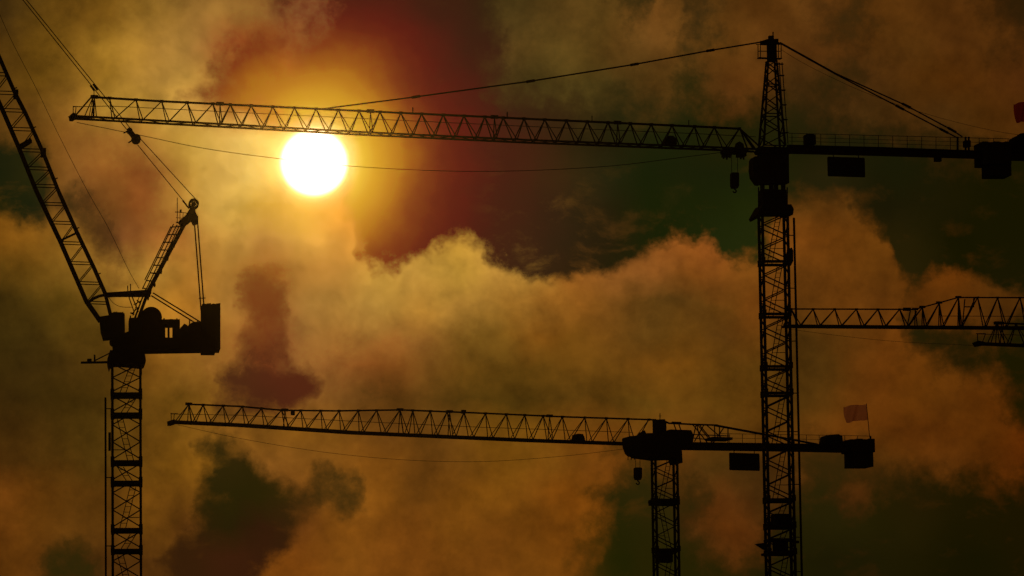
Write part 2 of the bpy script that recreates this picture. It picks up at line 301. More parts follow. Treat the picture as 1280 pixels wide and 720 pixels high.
# ------------------------------------------------------------------ mesh builder
class MB:
    def __init__(s): s.v = []; s.f = []
    def add(s, vs, fs):
        b = len(s.v); s.v += [tuple(v) for v in vs]; s.f += [tuple(i + b for i in f) for f in fs]; return s
    def bar(s, p, q, r, n=4, r2=None):
        p = Vector(p); q = Vector(q); d = q - p
        if d.length < 1e-4: return s
        d.normalize(); a = Vector((0, 0, 1)) if abs(d.z) < 0.9 else Vector((0, 1, 0))
        x = d.cross(a).normalized(); y = d.cross(x).normalized(); r2 = r if r2 is None else r2
        vs = []; k = r * (1.2 if n == 4 else 1); k2 = r2 * (1.2 if n == 4 else 1)
        for c, rr in ((p, k), (q, k2)):
            for i in range(n):
                t = 2 * math.pi * (i + 0.5) / n; vs.append(c + x * math.cos(t) * rr + y * math.sin(t) * rr)
        fs = [(i, (i + 1) % n, n + (i + 1) % n, n + i) for i in range(n)] + [tuple(range(n - 1, -1, -1)), tuple(range(n, 2 * n))]
        return s.add(vs, fs)
    def path(s, pts, r, n=5):
        for a, b in zip(pts[:-1], pts[1:]): s.bar(a, b, r, n)
        return s
    def box(s, a, b):
        (x0, y0, z0), (x1, y1, z1) = a, b
        return s.add([(x0,y0,z0),(x1,y0,z0),(x1,y1,z0),(x0,y1,z0),(x0,y0,z1),(x1,y0,z1),(x1,y1,z1),(x0,y1,z1)],
                     [(0,3,2,1),(4,5,6,7),(0,1,5,4),(1,2,6,5),(2,3,7,6),(3,0,4,7)])
    def prism(s, pts, t0, t1):            # outline in (s, z), thickness along t
        n = len(pts); vs = [(p[0], t0, p[1]) for p in pts] + [(p[0], t1, p[1]) for p in pts]
        return s.add(vs, [tuple(range(n)), tuple(range(2 * n - 1, n - 1, -1))] + [(i, n + i, n + (i + 1) % n, (i + 1) % n) for i in range(n)])
    def disc(s, c, r, t0, t1, n=20):
        return s.prism([(c[0] + r * math.cos(2 * math.pi * i / n), c[1] + r * math.sin(2 * math.pi * i / n)) for i in range(n)], t0, t1)
    def vcyl(s, c, r, z0, z1, n=24, r2=None):
        r2 = r if r2 is None else r2
        vs = [(c[0] + r * math.cos(2*math.pi*i/n), c[1] + r * math.sin(2*math.pi*i/n), z0) for i in range(n)] + [(c[0] + r2 * math.cos(2*math.pi*i/n), c[1] + r2 * math.sin(2*math.pi*i/n), z1) for i in range(n)]
        return s.add(vs, [tuple(range(n-1,-1,-1)), tuple(range(n, 2*n))] + [(i, (i+1)%n, n+(i+1)%n, n+i) for i in range(n)])
    def build(s, name, m, parent=None, label=None):
        me = bpy.data.meshes.new(name); me.from_pydata(s.v, [], s.f); me.update(); me.materials.append(m)
        o = bpy.data.objects.new(name, me); col.objects.link(o)
        if parent is not None: o.parent = parent
        if label: o['label'] = label
        return o

def thing(name, label, cat, loc, rz=0.0, group=None):
    o = bpy.data.objects.new(name, None); col.objects.link(o); o.location = loc; o.rotation_euler = (0, 0, rz)
    o['label'] = label; o['category'] = cat
    if group: o['group'] = group
    return o

class Frame:
    """vertical plane through a crane's mast axis, turned by the bearing of its jib; P() finds where a sight line meets that plane"""
    def __init__(s, px, py, dist, yaw):
        d = ray(px, py); k = dist / d.y
        s.o = Vector((d.x * k, dist, 0)); s.yaw = yaw
        s.u = Vector((math.cos(yaw), math.sin(yaw), 0)); s.n = Vector((-math.sin(yaw), math.cos(yaw), 0))
        s.mpp = dist / FPX / math.cos(PITCH)
    def P(s, px, py, t=0.0):
        d = ray(px, py); o = Vector((0, 0, CAMZ)); b = s.o + s.n * t
        k = (b - o).dot(s.n) / d.dot(s.n); h = o + d * k
        return ((h - s.o).dot(s.u), t, h.z)
    def S(s, px, py): p = s.P(px, py); return (p[0], p[2])
    def box(s, mb, x0, y0, x1, y1, t0, t1):     # a box whose near outline spans those sight lines
        xm, ym = (x0 + x1) / 2, (y0 + y1) / 2; tm = (t0 + t1) / 2
        a = s.P(x0, ym, tm)[0]; b = s.P(x1, ym, tm)[0]; c = s.P(xm, y1, tm)[2]; d = s.P(xm, y0, tm)[2]
        return mb.box((a, t0, c), (b, t1, d))
    def outline(s, mb, pts, t0, t1): tm = (t0 + t1) / 2; return mb.prism([(q[0], q[2]) for q in (s.P(p[0], p[1], tm) for p in pts)], t0, t1)
def lerp_poly(pts, x):
    for (x0, y0), (x1, y1) in zip(pts[:-1], pts[1:]):
        if x <= x1 or (x1, y1) == pts[-1]: return y0 + (y1 - y0) * (x - x0) / (x1 - x0)
def rot2(p, a): return (p[0] * math.cos(a) - p[1] * math.sin(a), p[0] * math.sin(a) + p[1] * math.cos(a), p[2])

# ------------------------------------------------------------------ setting
g = MB(); RAD = 12000.0
g.add([(-RAD, -RAD, 0), (RAD, -RAD, 0), (RAD, RAD, 0), (-RAD, RAD, 0)], [(0, 1, 2, 3)])
go = g.build('ground', GROUND); go['kind'] = 'structure'; go['label'] = 'bare earth ground of the building site, below the frame'

# dark air added round the site to scatter glare over steel near the sun
hz = MB().box((-400, -60, -1.0), (400, 620, 230)).build('haze', bpy.data.materials.new('glare_air'))
hz['kind'] = 'stuff'; hz['label'] = 'added air volume that spreads glare round the sun'
hm = hz.data.materials[0]; hm.use_nodes = True; ht = hm.node_tree; ht.nodes.clear()
pv = ht.nodes.new('ShaderNodeVolumePrincipled'); pv.inputs['Density'].default_value = HAZE; pv.inputs['Anisotropy'].default_value = HAZE_G
pv.inputs['Color'].default_value = (HAZE_A, HAZE_A * 0.62, HAZE_A * 0.15, 1)
ht.links.new(pv.outputs[0], ht.nodes.new('ShaderNodeOutputMaterial').inputs['Volume'])

# ------------------------------------------------------------------ shared crane pieces
def mast_section(root, F, yaw, w, z0, z1, style, r=0.10, rd=0.045, collar=True, ladder_flip=False, back=True):
    """one lattice section, four legs; yaw = turn of the mast relative to the jib frame"""
    mb = MB(); h = w / 2
    cs = [(-h, -h), (h, -h), (h, h), (-h, h)]
    P = lambda x, y, z: rot2((x, y, z), yaw)
    for cx, cy in cs: mb.bar(P(cx, cy, z0), P(cx, cy, z1), r)
    if collar:
        b = 0.135
        for i in range(4):
            a, c = cs[i], cs[(i + 1) % 4]
            mb.bar(P(*a, z0 + b), P(*c, z0 + b), b * 0.95); 
        for cx, cy in cs: mb.bar(P(cx, cy, z0 - 0.02), P(cx, cy, z0 + 0.5), r * 1.5)
    H = z1 - z0; zb = z0 + (0.32 if collar else 0)
    for i in range(4):
        a, c = cs[i], cs[(i + 1) % 4]
        if i >= 2: a, c = c, a
        if i == 2 and not back: continue
        if style == 'zigzag':
            n = max(2, int(round((z1 - zb) / 1.0 / 2)) * 2); dz = (z1 - zb) / n
            for k in range(n):
                za, zc = zb + k * dz, zb + (k + 1) * dz
                if k % 2 == 0: mb.bar(P(*c, za + 0.03), P(*a, zc), rd)
                else: mb.bar(P(*a, za + 0.06), P(*c, zc), rd)
        else:
            nx = {'x1': 1, 'x2': 2, 'x25': 2.5}[style]; dz = (z1 - zb) / nx; z = zb
            for k in range(int(nx)):
                mb.bar(P(*a, z), P(*c, z + dz), rd); mb.bar(P(*c, z), P(*a, z + dz), rd); z += dz
            if nx != int(nx):
                m = ((a[0] + c[0]) / 2, (a[1] + c[1]) / 2)
                mb.bar(P(*a, z), P(*m, z1 - 0.05), rd); mb.bar(P(*c, z), P(*m, z1 - 0.05), rd)
    o = mb.build('mast_section', STEEL, root)
    # ladder leaning inside the section
    lb = MB(); sgn = -1 if ladder_flip else 1; lw = 0.2
    x0, x1 = -0.35 * sgn * h, 0.45 * sgn * h; y = 0.1
    nr = max(2, int(H / 0.38))
    for e in (-lw, lw): lb.bar(P(x0 + e, y, z0 + 0.1), P(x1 + e, y, z1 - 0.1), 0.032)
    for k in range(nr):
        f = (k + 0.5) / nr; xx = x0 + (x1 - x0) * f; zz = z0 + 0.1 + (H - 0.2) * f
        lb.bar(P(xx - lw, y, zz), P(xx + lw, y, zz), 0.02)
    if H > 2.5:
        f = 0.33; zz = z0 + H * f
        lb.box((min(0, sgn * h) * 0.9, -0.1, zz), (max(0, sgn * h) * 0.9, h * 0.8, zz + 0.04)) if abs(yaw) < 0.01 else lb.bar(P(0, 0.2, zz), P(sgn * h * 0.9, 0.2, zz), 0.03)
    lb.build('ladder', STEEL2, o)
    return o

def lattice_jib(F, top, bot, tn, bn, w, rc, rd, rb=None, joints=()):
    """triangular jib: one top chord, two bottom chords; tn, bn = bearings of the nodes"""
    mb = MB(); rb = rb or rc
    T = [F.P(x, lerp_poly(top, x)) for x in tn]
    for (x0, y0), (x1, y1) in zip(top[:-1], top[1:]): mb.bar(F.P(x0, y0), F.P(x1, y1), rc)
    def B(x, sd_):
        p = F.P(x, lerp_poly(bot, x)); return (p[0], sd_ * w / 2, p[2])
    for sd_ in (-1, 1):
        for (x0, _), (x1, _) in zip(bot[:-1], bot[1:]): mb.bar(B(x0, sd_), B(x1, sd_), rb)
        seq = sorted([(x, 't') for x in tn] + [(x, 'b') for x in bn])
        for (xa, ka), (xb, kb) in zip(seq[:-1], seq[1:]):
            if ka == kb: continue
            pa = F.P(xa, lerp_poly(top, xa)) if ka == 't' else B(xa, sd_)
            pb = F.P(xb, lerp_poly(top, xb)) if kb == 't' else B(xb, sd_)
            mb.bar(pa, pb, rd)
        for x in joints: mb.bar(F.P(x, lerp_poly(top, x)), B(x + 1, sd_), rd)
    for i, x in enumerate(bn):                       # bottom lacing
        mb.bar(B(x, -1), B(x, 1), rd * 0.8)
        if i + 1 < len(bn): mb.bar(B(x, -1 if i % 2 else 1), B(bn[i + 1], 1 if i % 2 else -1), rd * 0.7)
    for x in tn:
        p = Vector(F.P(x, lerp_poly(top, x))); mb.bar(p - Vector((0.14, 0, 0)), p + Vector((0.14, 0, 0)), rc * 1.35)
    for x in joints:
        p = Vector(F.P(x, lerp_poly(top, x))); mb.bar(p - Vector((0.3, 0, -0.03)), p + Vector((0.3, 0, 0.03)), rc * 1.7)
    return mb

def rope(F, pts, r, name, parent, m=None, t=0.0, label=None):
    return MB().path([F.P(x, y, t) for x, y in pts], r).build(name, m or ROPE, parent, label)
def smooth(pts, n=6):
    out = []
    P = [pts[0]] + list(pts) + [pts[-1]]
    for i in range(1, len(P) - 2):
        for k in range(n):
            t = k / n; p0, p1, p2, p3 = P[i-1], P[i], P[i+1], P[i+2]
            out.append(tuple(0.5 * ((2*p1[j]) + (-p0[j]+p2[j])*t + (2*p0[j]-5*p1[j]+4*p2[j]-p3[j])*t*t + (-p0[j]+3*p1[j]-3*p2[j]+p3[j])*t**3) for j in (0, 1)))
    out.append(pts[-1]); return out
def railing(F, top, bot, posts, t, r=0.03, mids=(0.5,)):
    mb = MB()
    for (x0, y0), (x1, y1) in zip(top[:-1], top[1:]): mb.bar(F.P(x0, y0, t), F.P(x1, y1, t), r)
    for m in mids:
        q = [(x, y + (lerp_poly(bot, x) - y) * m) for x, y in top]
        for a, b in zip(q[:-1], q[1:]): mb.bar(F.P(*a, t), F.P(*b, t), r * 0.7)
    for x in posts: mb.bar(F.P(x, lerp_poly(top, x), t), F.P(x, lerp_poly(bot, x), t), r)
    return mb
def beam(F, top, bot, t0, t1):
    return F.outline(MB(), list(top) + list(bot)[::-1], t0, t1)
def footing(root, s=3.2):
    mb = MB().box((-s, -s, 0.0), (s, s, 0.55)); mb.box((-s*0.6, -s*0.6, 0.552), (s*0.6, s*0.6, 0.9)); mb.build('concrete_footing', CONC, root)
def signboard(F, x0, y0, x1, y1, label, t=-0.2, group=None):
    a = F.P(x0, y1, t); b = F.P(x1, y0, t)
    c = F.o + F.u * ((a[0] + b[0]) / 2) + F.n * t
    o = thing('signboard', label, 'sign', (c.x, c.y, b[2]), F.yaw, group)
    w = (b[0] - a[0]) / 2; h = b[2] - a[2]
    MB().box((-w, -0.04, -h), (w, 0.04, 0)).build('panel', STEEL2, o)
    fr = MB()
    for (p, q) in (((-w, 0, 0), (w, 0, 0)), ((-w, 0, -h), (w, 0, -h)), ((-w, 0, -h), (-w, 0, 0)), ((w, 0, -h), (w, 0, 0)), ((0, 0, -h), (0, 0, 0))): fr.bar(p, q, 0.06)
    fr.build('frame', STEEL, o)
    for e in (-0.7, 0.7): MB().bar((w * e, 0, -0.02), (w * e, 0, 0.34), 0.035).build('hanger', STEEL, o)
    return o
def flag(F, foot, tip, quad, label, m, t=0.4):
    a = F.P(*foot, t); base = F.o + F.u * a[0] + F.n * t
    o = thing('flag', label, 'flag', (base.x, base.y, a[2]), F.yaw)
    loc = lambda px, py, tt=0: (F.P(px, py, t)[0] - a[0], tt, F.P(px, py, t)[2] - a[2])
    MB().bar((0, 0, 0), loc(*tip), 0.035, 6).build('flagpole', STEEL, o)
    (ax, ay), (bx, by), (cx, cy), (dx, dy) = quad; nx, ny = 14, 8; vs = []; fs = []
    for side in (0.006, -0.006):
        for j in range(ny + 1):
            for i in range(nx + 1):
                u, v = i / nx, j / ny
                x = (ax * (1-u) + bx * u) * (1-v) + (dx * (1-u) + cx * u) * v
                y = (ay * (1-u) + by * u) * (1-v) + (dy * (1-u) + cy * u) * v
                q = loc(x, y + (1.1 * math.sin(u * 8 + 1) + 0.5 * math.sin(u * 17)) * (1 - u) + 1.2 * (1 - u) * v); wv = 0.28 * math.sin(u * 10 + v * 3) * (1 - u * 0.8)
                vs.append((q[0], wv + side, q[2]))
    M_ = (nx + 1) * (ny + 1)
    for s_ in (0, M_):
        for j in range(ny):
            for i in range(nx):
                k = s_ + j * (nx + 1) + i; f = (k, k + 1, k + nx + 2, k + nx + 1); fs.append(f if s_ else f[::-1])
    MB().add(vs, fs[:nx*ny]).build('cloth', m, o)
    return o
def hook_block(F, root, x0, y0, x1, y1, hook_y, t=0.0, ropes=None):
    mb = MB(); w = abs(F.P(x1, y0)[0] - F.P(x0, y0)[0]) / 2; xm = (x0 + x1) / 2
    pts = [(x0, y0 + 1), (x0 + 1, y0), (x1 - 1, y0), (x1, y0 + 1), (x1, y1 - 3), (x1 - 1.5, y1), (x0 + 1.5, y1), (x0, y1 - 3)]
    F.outline(mb, pts, -0.22, 0.22)
    o = mb.build('hook_block', STEEL, root)
    c = F.P(xm, (y1 + hook_y) / 2 + 1); rr = F.mpp * 2.1; hk = MB()
    hk.bar(F.P(xm, y1 - 1), (c[0], 0, c[2] + rr), 0.06)
    arc = [(c[0] + rr * math.cos(a), 0, c[2] + rr * math.sin(a)) for a in [R(90 - k * 22) for k in range(13)]]
    hk.path(arc, 0.06); hk.build('hook', STEEL, o)
    if ropes:
        rb = MB()
        for (a, b) in ropes: rb.bar(F.P(*a), F.P(*b), 0.022)
        rb.build('hoist_rope', ROPE, root)
    return o

# ================================================================== CRANE A: the large hammerhead crane
A = Frame(967.0, 300, 400.0, R(15))
ra = thing('tower_crane', 'tallest black tower crane with pointed tower head, its long jib reaching left over the sun', 'tower crane', A.o, A.yaw)
myaw = R(5.5) - A.yaw
def zat(F, px, py): return F.P(px, py)[2]
def px_axis(y): return 965.5 + (y - 268) * 0.0195
bands = [268, 331, 396.5, 462, 495, 561, 628, 661, 694]
zs = [zat(A, px_axis(y), y) for y in bands]
for i in range(len(zs) - 1): mast_section(ra, A, myaw, 2.12, zs[i + 1], zs[i], 'zigzag', 0.115, 0.055)
z = zs[-1]; hsec = zs[0] - zs[1]
while z - hsec > 0.9: mast_section(ra, A, myaw, 2.12, z - hsec, z, 'zigzag', 0.115, 0.055); z -= hsec
mast_section(ra, A, myaw, 2.12, 0.9, z, 'zigzag', 0.115, 0.055); footing(ra)
# slewing tower, cab
m = MB(); A.box(m, 951.5, 238, 980.5, 262, -0.6, 0.6)
for x in (953, 964, 970, 979): A.box(m, x - 1.5, 229, x + 1.5, 239, -0.3, 0.3)
A.outline(m, [(949, 258), (984, 258), (987, 264), (986, 271), (979, 268.5), (952, 268.5), (946, 271), (943, 275), (941, 272), (946, 263)], -1.15, 1.15)
for x in (948.2, 984): m.bar(A.P(x, 234, -0.9), A.P(x, 262, -0.9), 0.05); m.bar(A.P(x, 234, 0.9), A.P(x, 262, 0.9), 0.05)
m.build('slewing_frame', STEEL, ra)
m = MB(); A.outline(m, [(949, 193), (983.5, 193), (984, 230), (950, 230.5)], -0.55, 0.55); A.box(m, 947, 185, 984.5, 193.2, -0.6, 0.6); A.outline(m, [(943, 189), (950, 188), (950, 194), (945, 193)], -0.3, 0.3); m.build('tower_body', STEEL, ra)
cb = MB(); A.outline(cb, [(941, 197), (950, 196), (950, 231), (946, 230.5), (940, 222), (938.5, 212), (939, 200)], -2.3, -1.02)
cbo = cb.build('cab', CABM, ra)
pn = MB(); A.outline(pn, [(941.3, 200), (947, 200), (947, 214), (940.6, 214)], -2.33, -2.303); pn.build('window', mat('dark_cab_glass', (0.01, 0.012, 0.014), 0.15), cbo)
# tower head
m = MB()
zt, zb_ = zat(A, 964, 76), zat(A, 965, 184); wt, wb = 0.36, 0.92
ax_t = A.P(964.3, 76)[0]; ax_b = A.P(965, 184)[0]; ty = R(-4)
def leg(f, sx, sy):
    w = wb + (wt - wb) * f; p = rot2((sx * w, sy * w, 0), ty); return (ax_b + (ax_t - ax_b) * f + p[0], p[1], zb_ + (zt - zb_) * f)
for sx in (-1, 1):
    for sy in (-1, 1): m.bar(leg(0, sx, sy), leg(1, sx, sy), 0.095, r2=0.075)
nl = 9; fr_ = [1 - (1 - k / nl) ** 1.15 for k in range(nl + 1)]
for k in range(nl):
    for (p, q) in (((-1, -1), (1, -1)), ((1, 1), (-1, 1)), ((-1, 1), (-1, -1)), ((1, -1), (1, 1))):
        if k % 2: p, q = q, p
        m.bar(leg(fr_[k], *p), leg(fr_[k + 1], *q), 0.05)
        if k % 3 == 0: m.bar(leg(fr_[k], *p), leg(fr_[k], *q), 0.05)
A.box(m, 960, 52, 969.5, 77, -0.35, 0.35)
A.outline(m, [(950, 52), (958, 49.5), (972, 49), (972, 53), (976, 55), (971, 55), (966, 56), (953, 56)], -0.25, 0.25)
A.box(m, 961, 45, 966.5, 53, -0.2, 0.2); m.bar(A.P(966.3, 50), A.P(966.3, 40), 0.05)
hd = m.build('tower_head', STEEL, ra)
pl = MB()
for t in (-0.35, 0.35):
    for a, b in (((947.5, 73), (976.5, 73)), ((947.5, 64), (976.5, 64)), ((945, 55.5), (976.5, 55.5)), ((947.5, 73), (947.5, 56)), ((976.5, 73), (976.5, 55.5)), ((950.5, 73), (950.5, 51)), ((973, 73), (973, 55.5))):
        pl.bar(A.P(*a, t), A.P(*b, t), 0.035)
for x in (947.5, 976.5):
    for y in (73, 64, 55.5): pl.bar(A.P(x, y, -0.35), A.P(x, y, 0.35), 0.03)
pl.box((A.P(947.5, 73)[0], -0.33, A.P(960, 73.3)[2]), (A.P(976.5, 73)[0], 0.33, A.P(960, 72.7)[2])); pl.build('platform', STEEL2, hd)
ld = MB(); a0, a1, b0, b1 = A.P(974, 78, -0.2), A.P(981, 180, -0.2), A.P(977.5, 78, -0.2), A.P(985, 180, -0.2)
for p, q in ((a0, a1), (b0, b1)): ld.bar(p, q, 0.035)
for k in range(46):
    f = k / 46; ld.bar(Vector(a0).lerp(Vector(a1), f), Vector(a0).lerp(Vector(a1), f) + Vector((0.0, 0.4, 0)), 0.015)
for f in (0.02, 0.16, 0.34, 0.52, 0.70, 0.86):
    p = Vector(a0).lerp(Vector(a1), f); q = Vector(b0).lerp(Vector(b1), f); ld.bar(p - Vector((0.15, 0, 0)), q + Vector((0.12, 0, 0)), 0.055); ld.bar(q, q + Vector((0, 0.4, 0)), 0.03)
ld.build('ladder', STEEL2, hd)
# jib
topA = [(118, 121.5), (200, 126.5), (440, 138.2), (660, 148.6), (880, 158.6), (925, 161)]
botA = [(90, 146.5), (200, 152.6), (320, 159.2), (440, 166.2), (660, 176.7), (880, 185.2), (945, 188)]
tnA = [118, 137, 170, 202, 234, 266, 288, 314, 341, 368, 395, 423, 449, 475, 501, 527, 554, 580, 606, 629, 655, 681, 708, 734, 760, 788, 814, 840, 868, 893, 924]
bnA = [92, 115, 142, 177, 210, 243, 275, 301, 329, 356, 383, 410, 437, 463, 489, 515, 542, 568, 595, 618, 644, 668, 695, 722, 748, 773, 800, 827, 853, 878, 907]
jm = lattice_jib(A, topA, botA, tnA, bnA, 1.25, 0.095, 0.042, 0.09, joints=(118, 275, 463, 618, 772))
for t in (-0.62, 0.62):
    jm.bar(A.P(925, 161), (A.P(947, 185)[0], t, A.P(947, 185)[2]), 0.075); jm.bar(A.P(925, 161), (A.P(938, 187)[0], t, A.P(938, 187)[2]), 0.055)
A.outline(jm, [(87, 144.5), (90, 142), (93, 143), (94, 145.5), (112, 147), (112, 148.5), (95, 148.5), (92, 150.5), (88, 150)], -0.55, 0.55)
for t in (-0.62, 0.62):
    q = A.P(93, 146, t); jm.bar(A.P(114, 121.5), q, 0.06); jm.bar(A.P(114, 121.5), A.P(118, 121.6), 0.1)
    for x in (105, 111, 116): jm.bar(A.P(116, 122), A.P(x, 147, t), 0.035)
for a, b in (((91.5, 133), (91.5, 145)), ((91, 133), (101, 133.5)), ((95, 134), (94, 145)), ((85, 146), (91, 146))): jm.bar(A.P(*a), A.P(*b), 0.035)
for x in (516, 634, 740, 861): jm.bar(A.P(x, lerp_poly(topA, x)), A.P(x, lerp_poly(topA, x) - 7.5), 0.05 if x < 700 else 0.035)
jib = jm.build('jib', STEEL, ra)
rope(A, [(92, 133.5), (137, 132.5), (440, 147.5), (660, 158), (880, 167.5), (945, 171)], 0.028, 'trolley_rope', ra)
w = MB(); A.outline(w, [(829, 181), (830, 174), (834, 170.5), (840, 170.5), (844, 174), (845, 181)], -0.35, 0.35); w.build('trolley_winch', STEEL2, jib)
tr = MB(); A.box(tr, 903, 187, 931, 192, -0.6, 0.6)
for x in (904.5, 908.5, 912.5, 921, 926, 929.5): tr.bar(A.P(x, 191, -0.4), A.P(x, 197 + (x % 3), -0.4), 0.07)
A.box(tr, 904, 192, 912, 196, -0.5, 0.5); A.box(tr, 922, 192, 931, 196, -0.5, 0.5)
tr.build('trolley', STEEL, ra)
w = MB(); A.outline(w, [(918, 186), (920, 179), (924, 177), (929, 180), (930, 186)], -0.12, 0.12); w.build('rope_guide', STEEL2, ra)
hook_block(A, ra, 913.5, 216, 923, 235.5, 240, ropes=[((914.5, 192), (914.5, 217)), ((922, 192), (922, 217))])
rope(A, smooth([(96, 153), (180, 170), (250, 184.5), (330, 196), (450, 208.5), (600, 214.3), (750, 208.5), (850, 197), (905, 190)]), 0.027, 'hoist_rope', ra)
# jib pendant: flat bars with pin joints
pd = MB(); pp = [(952, 52.5), (888, 63), (793, 80.5), (663, 101.5), (520, 121), (400, 136.5)]
for a, b in zip(pp[:-1], pp[1:]):
    for t in (-0.12, 0.12): pd.bar(A.P(*a, t), A.P(*b, t), 0.066)
for x, y in pp[1:-1]:
    p = Vector(A.P(x, y)); d = (Vector(A.P(660, 102)) - Vector(A.P(793, 80.5))).normalized() * 0.35; pd.bar(p - d, p + d, 0.12)
pd.build('pendant_bar', STEEL, ra)
pd = MB()
for pts, t in (([(975, 53), (1045, 92), (1133, 132), (1190, 162.5), (1203, 171)], -0.5), ([(975, 54), (1045, 93), (1125, 134.5), (1180, 163.5), (1196, 172)], 0.5)):
    for a, b in zip(pts[:-1], pts[1:]): pd.bar(A.P(*a, t), A.P(*b, t), 0.055)
    for k in (2, 3):
        p = Vector(A.P(*pts[k], t)); d = (Vector(A.P(*pts[k + 1], t)) - Vector(A.P(*pts[k - 1], t))).normalized() * 0.4; pd.bar(p - d, p + d, 0.10)
pd.build('pendant_bar', STEEL, ra)
rope(A, smooth([(975, 61), (1010, 82), (1080, 115), (1160, 143), (1240, 163), (1300, 172)]), 0.016, 'service_cable', ra)
# counter jib
ctop = [(984, 181), (1100, 184), (1225, 188.5), (1300, 190)]; cbot = [(984, 192), (1100, 194.8), (1225, 198.6), (1300, 199.5)]
cj = MB(); beam(A, ctop, cbot, -0.85, -0.55); beam(A, ctop, cbot, 0.55, 0.85)
for sgn_ in (-0.7, 0.7): A.outline(cj, ctop + cbot[::-1], sgn_ - 0.13, sgn_ + 0.13)
for x in range(992, 1300, 22): cj.bar(A.P(x, lerp_poly(ctop, x) + 5, -0.7), A.P(x, lerp_poly(ctop, x) + 5, 0.7), 0.09)
a, b = A.P(986, 186.5), A.P(1298, 195)
A.outline(cj, [(x, y + 2) for x, y in ctop] + [(x, y + 3.2) for x, y in ctop[::-1]], -0.9, 0.9)
A.box(cj, 1168, 193, 1176, 202, -0.2, 0.2)
cjo = cj.build('counter_jib', STEEL, ra)
for t in (-1.0, 1.0):
    railing(A, [(986, 166.5), (1100, 169.5), (1262, 173.5)], ctop, list(range(990, 1262, 18)), t, 0.024, (0.35, 0.68)).build('railing', STEEL2, cjo)
m = MB(); A.box(m, 1006, 169, 1018, 181, -0.4, 0.4); A.box(m, 1008, 167.8, 1016, 169.2, -0.3, 0.3); m.build('control_box', STEEL2, cjo)
m = MB()
for x in (1197, 1207, 1211): m.bar(A.P(x, 171), A.P(x, 188), 0.08)
A.box(m, 1205, 176, 1212, 184, -0.3, 0.3); m.build('stay_post', STEEL, cjo)
for k, x in enumerate((1223, 1230, 1237, 1244, 1251)):
    m = MB(); lo = 207 if k == 0 else 221.5
    A.box(m, x + (0.2 if k != 1 else 1.0), 179.5 + (k % 2) * 0.8, x + 7.3, 207.5, -1.1, 1.1)
    if k: A.box(m, max(x, 1232) + 0.2, 207.5, x + (7.3 if k < 4 else 8), lo, -1.0, 1.0)
    m.build('counterweight', CONC, ra)
m = MB(); A.outline(m, [(1263, 200), (1263, 174), (1268, 171), (1272, 171), (1274, 167.5), (1280, 167), (1292, 168), (1300, 174), (1300, 201)], -0.4, 0.4); m.build('winch', STEEL2, ra)
signboard(A, 1035.5, 198, 1080, 219.5, 'dark rectangular signboard hanging under the counter jib of the tallest crane, top right', -0.75)
flag(A, (1290, 168), (1290, 124), [(1267, 129), (1290, 127), (1290, 152), (1271, 151.5)], 'dark red flag at the far right edge, above the counterweight end of the tallest crane', FLAG_R)
# riser beside mast
m = MB(); ys = list(range(273, 1000, 33)); rx = lambda y: 991.8 + (y - 273) * 0.0185
zr = [A.P(rx(y), y) for y in (273, 720)]
sx = (zr[0][0] + zr[1][0]) / 2; m.bar((sx, -0.3, 0.1), (sx, -0.3, zr[0][2]), 0.095, 8)
for y in (295, 361, 427, 492, 540, 606, 672, 715): p = A.P(rx(y), y); m.bar((sx, -0.3, p[2]), (0.9, -0.3, p[2]), 0.04)
m.build('riser_pipe', STEEL, ra)
m = MB(); A.outline(m, [(984, 330), (985, 312), (988, 310), (990, 314), (990, 327), (987, 333)], -0.6, 0.1); m.build('junction_box', STEEL2, ra)
m = MB(); A.box(m, 966.5, 643, 985, 661.5, -0.8, 0.5); m.build('landing_box', STEEL2, ra)
m = MB(); A.box(m, 959, 674, 987, 677, -1.0, 1.0); A.box(m, 968, 677, 983, 691, -0.4, 0.6); A.outline(m, [(945, 680), (955, 679), (956, 687)], -0.4, 0.4); A.box(m, 956, 691, 988, 694, -1.0, 1.0); A.box(m, 988, 676, 998, 679, -0.4, 0.0); m.build('tie_collar', STEEL, ra)

# ================================================================== CRANE B: the lower hammerhead crane
B = Frame(831.0, 600, 455.0, R(22))
rb_ = thing('tower_crane', 'lower black flat-top crane in the middle with a small orange flag at its right end', 'tower crane', B.o, B.yaw)
byaw = R(8) - B.yaw; pxb = lambda y: 831.0 + (y - 600) * 0.015
bands = [574, 628, 690]; zs = [zat(B, pxb(y), y) for y in bands]; hs = zs[1] - zs[2]; zs += [zs[-1] - hs]
for i in range(len(zs) - 1): mast_section(rb_, B, byaw, 2.08, zs[i + 1], zs[i], 'zigzag', 0.11, 0.05, ladder_flip=bool(i % 2))
z = zs[-1]
while z - hs > 0.9: mast_section(rb_, B, byaw, 2.08, z - hs, z, 'zigzag', 0.11, 0.05); z -= hs
mast_section(rb_, B, byaw, 2.08, 0.9, z, 'zigzag', 0.11, 0.05); footing(rb_)
m = MB(); B.box(m, 815.5, 624.5, 845, 631.5, -0.95, 0.95); m.bar(B.P(810.5, 628), B.P(816, 628), 0.12); m.build('mast_collar', STEEL, rb_)
m = MB(); B.box(m, 822, 689, 838, 703, -0.6, 0.6); m.build('landing_box', STEEL2, rb_)
m = MB(); B.outline(m, [(795, 546), (800, 543), (831, 542), (846, 545), (846.5, 562), (847.5, 580), (843, 580), (841, 574), (818, 574.5), (795, 571.5)], -1.1, 1.1)
B.outline(m, [(830, 540), (833, 538), (859, 539), (861.5, 544), (861, 561), (846, 562.5), (832, 562)], -1.0, 0.9); m.build('slewing_platform', STEEL, rb_)
m = MB(); B.outline(m, [(781, 547.5), (784, 546), (799, 545), (799, 571.5), (789, 570), (785, 567), (782, 559)], -2.2, -0.8)
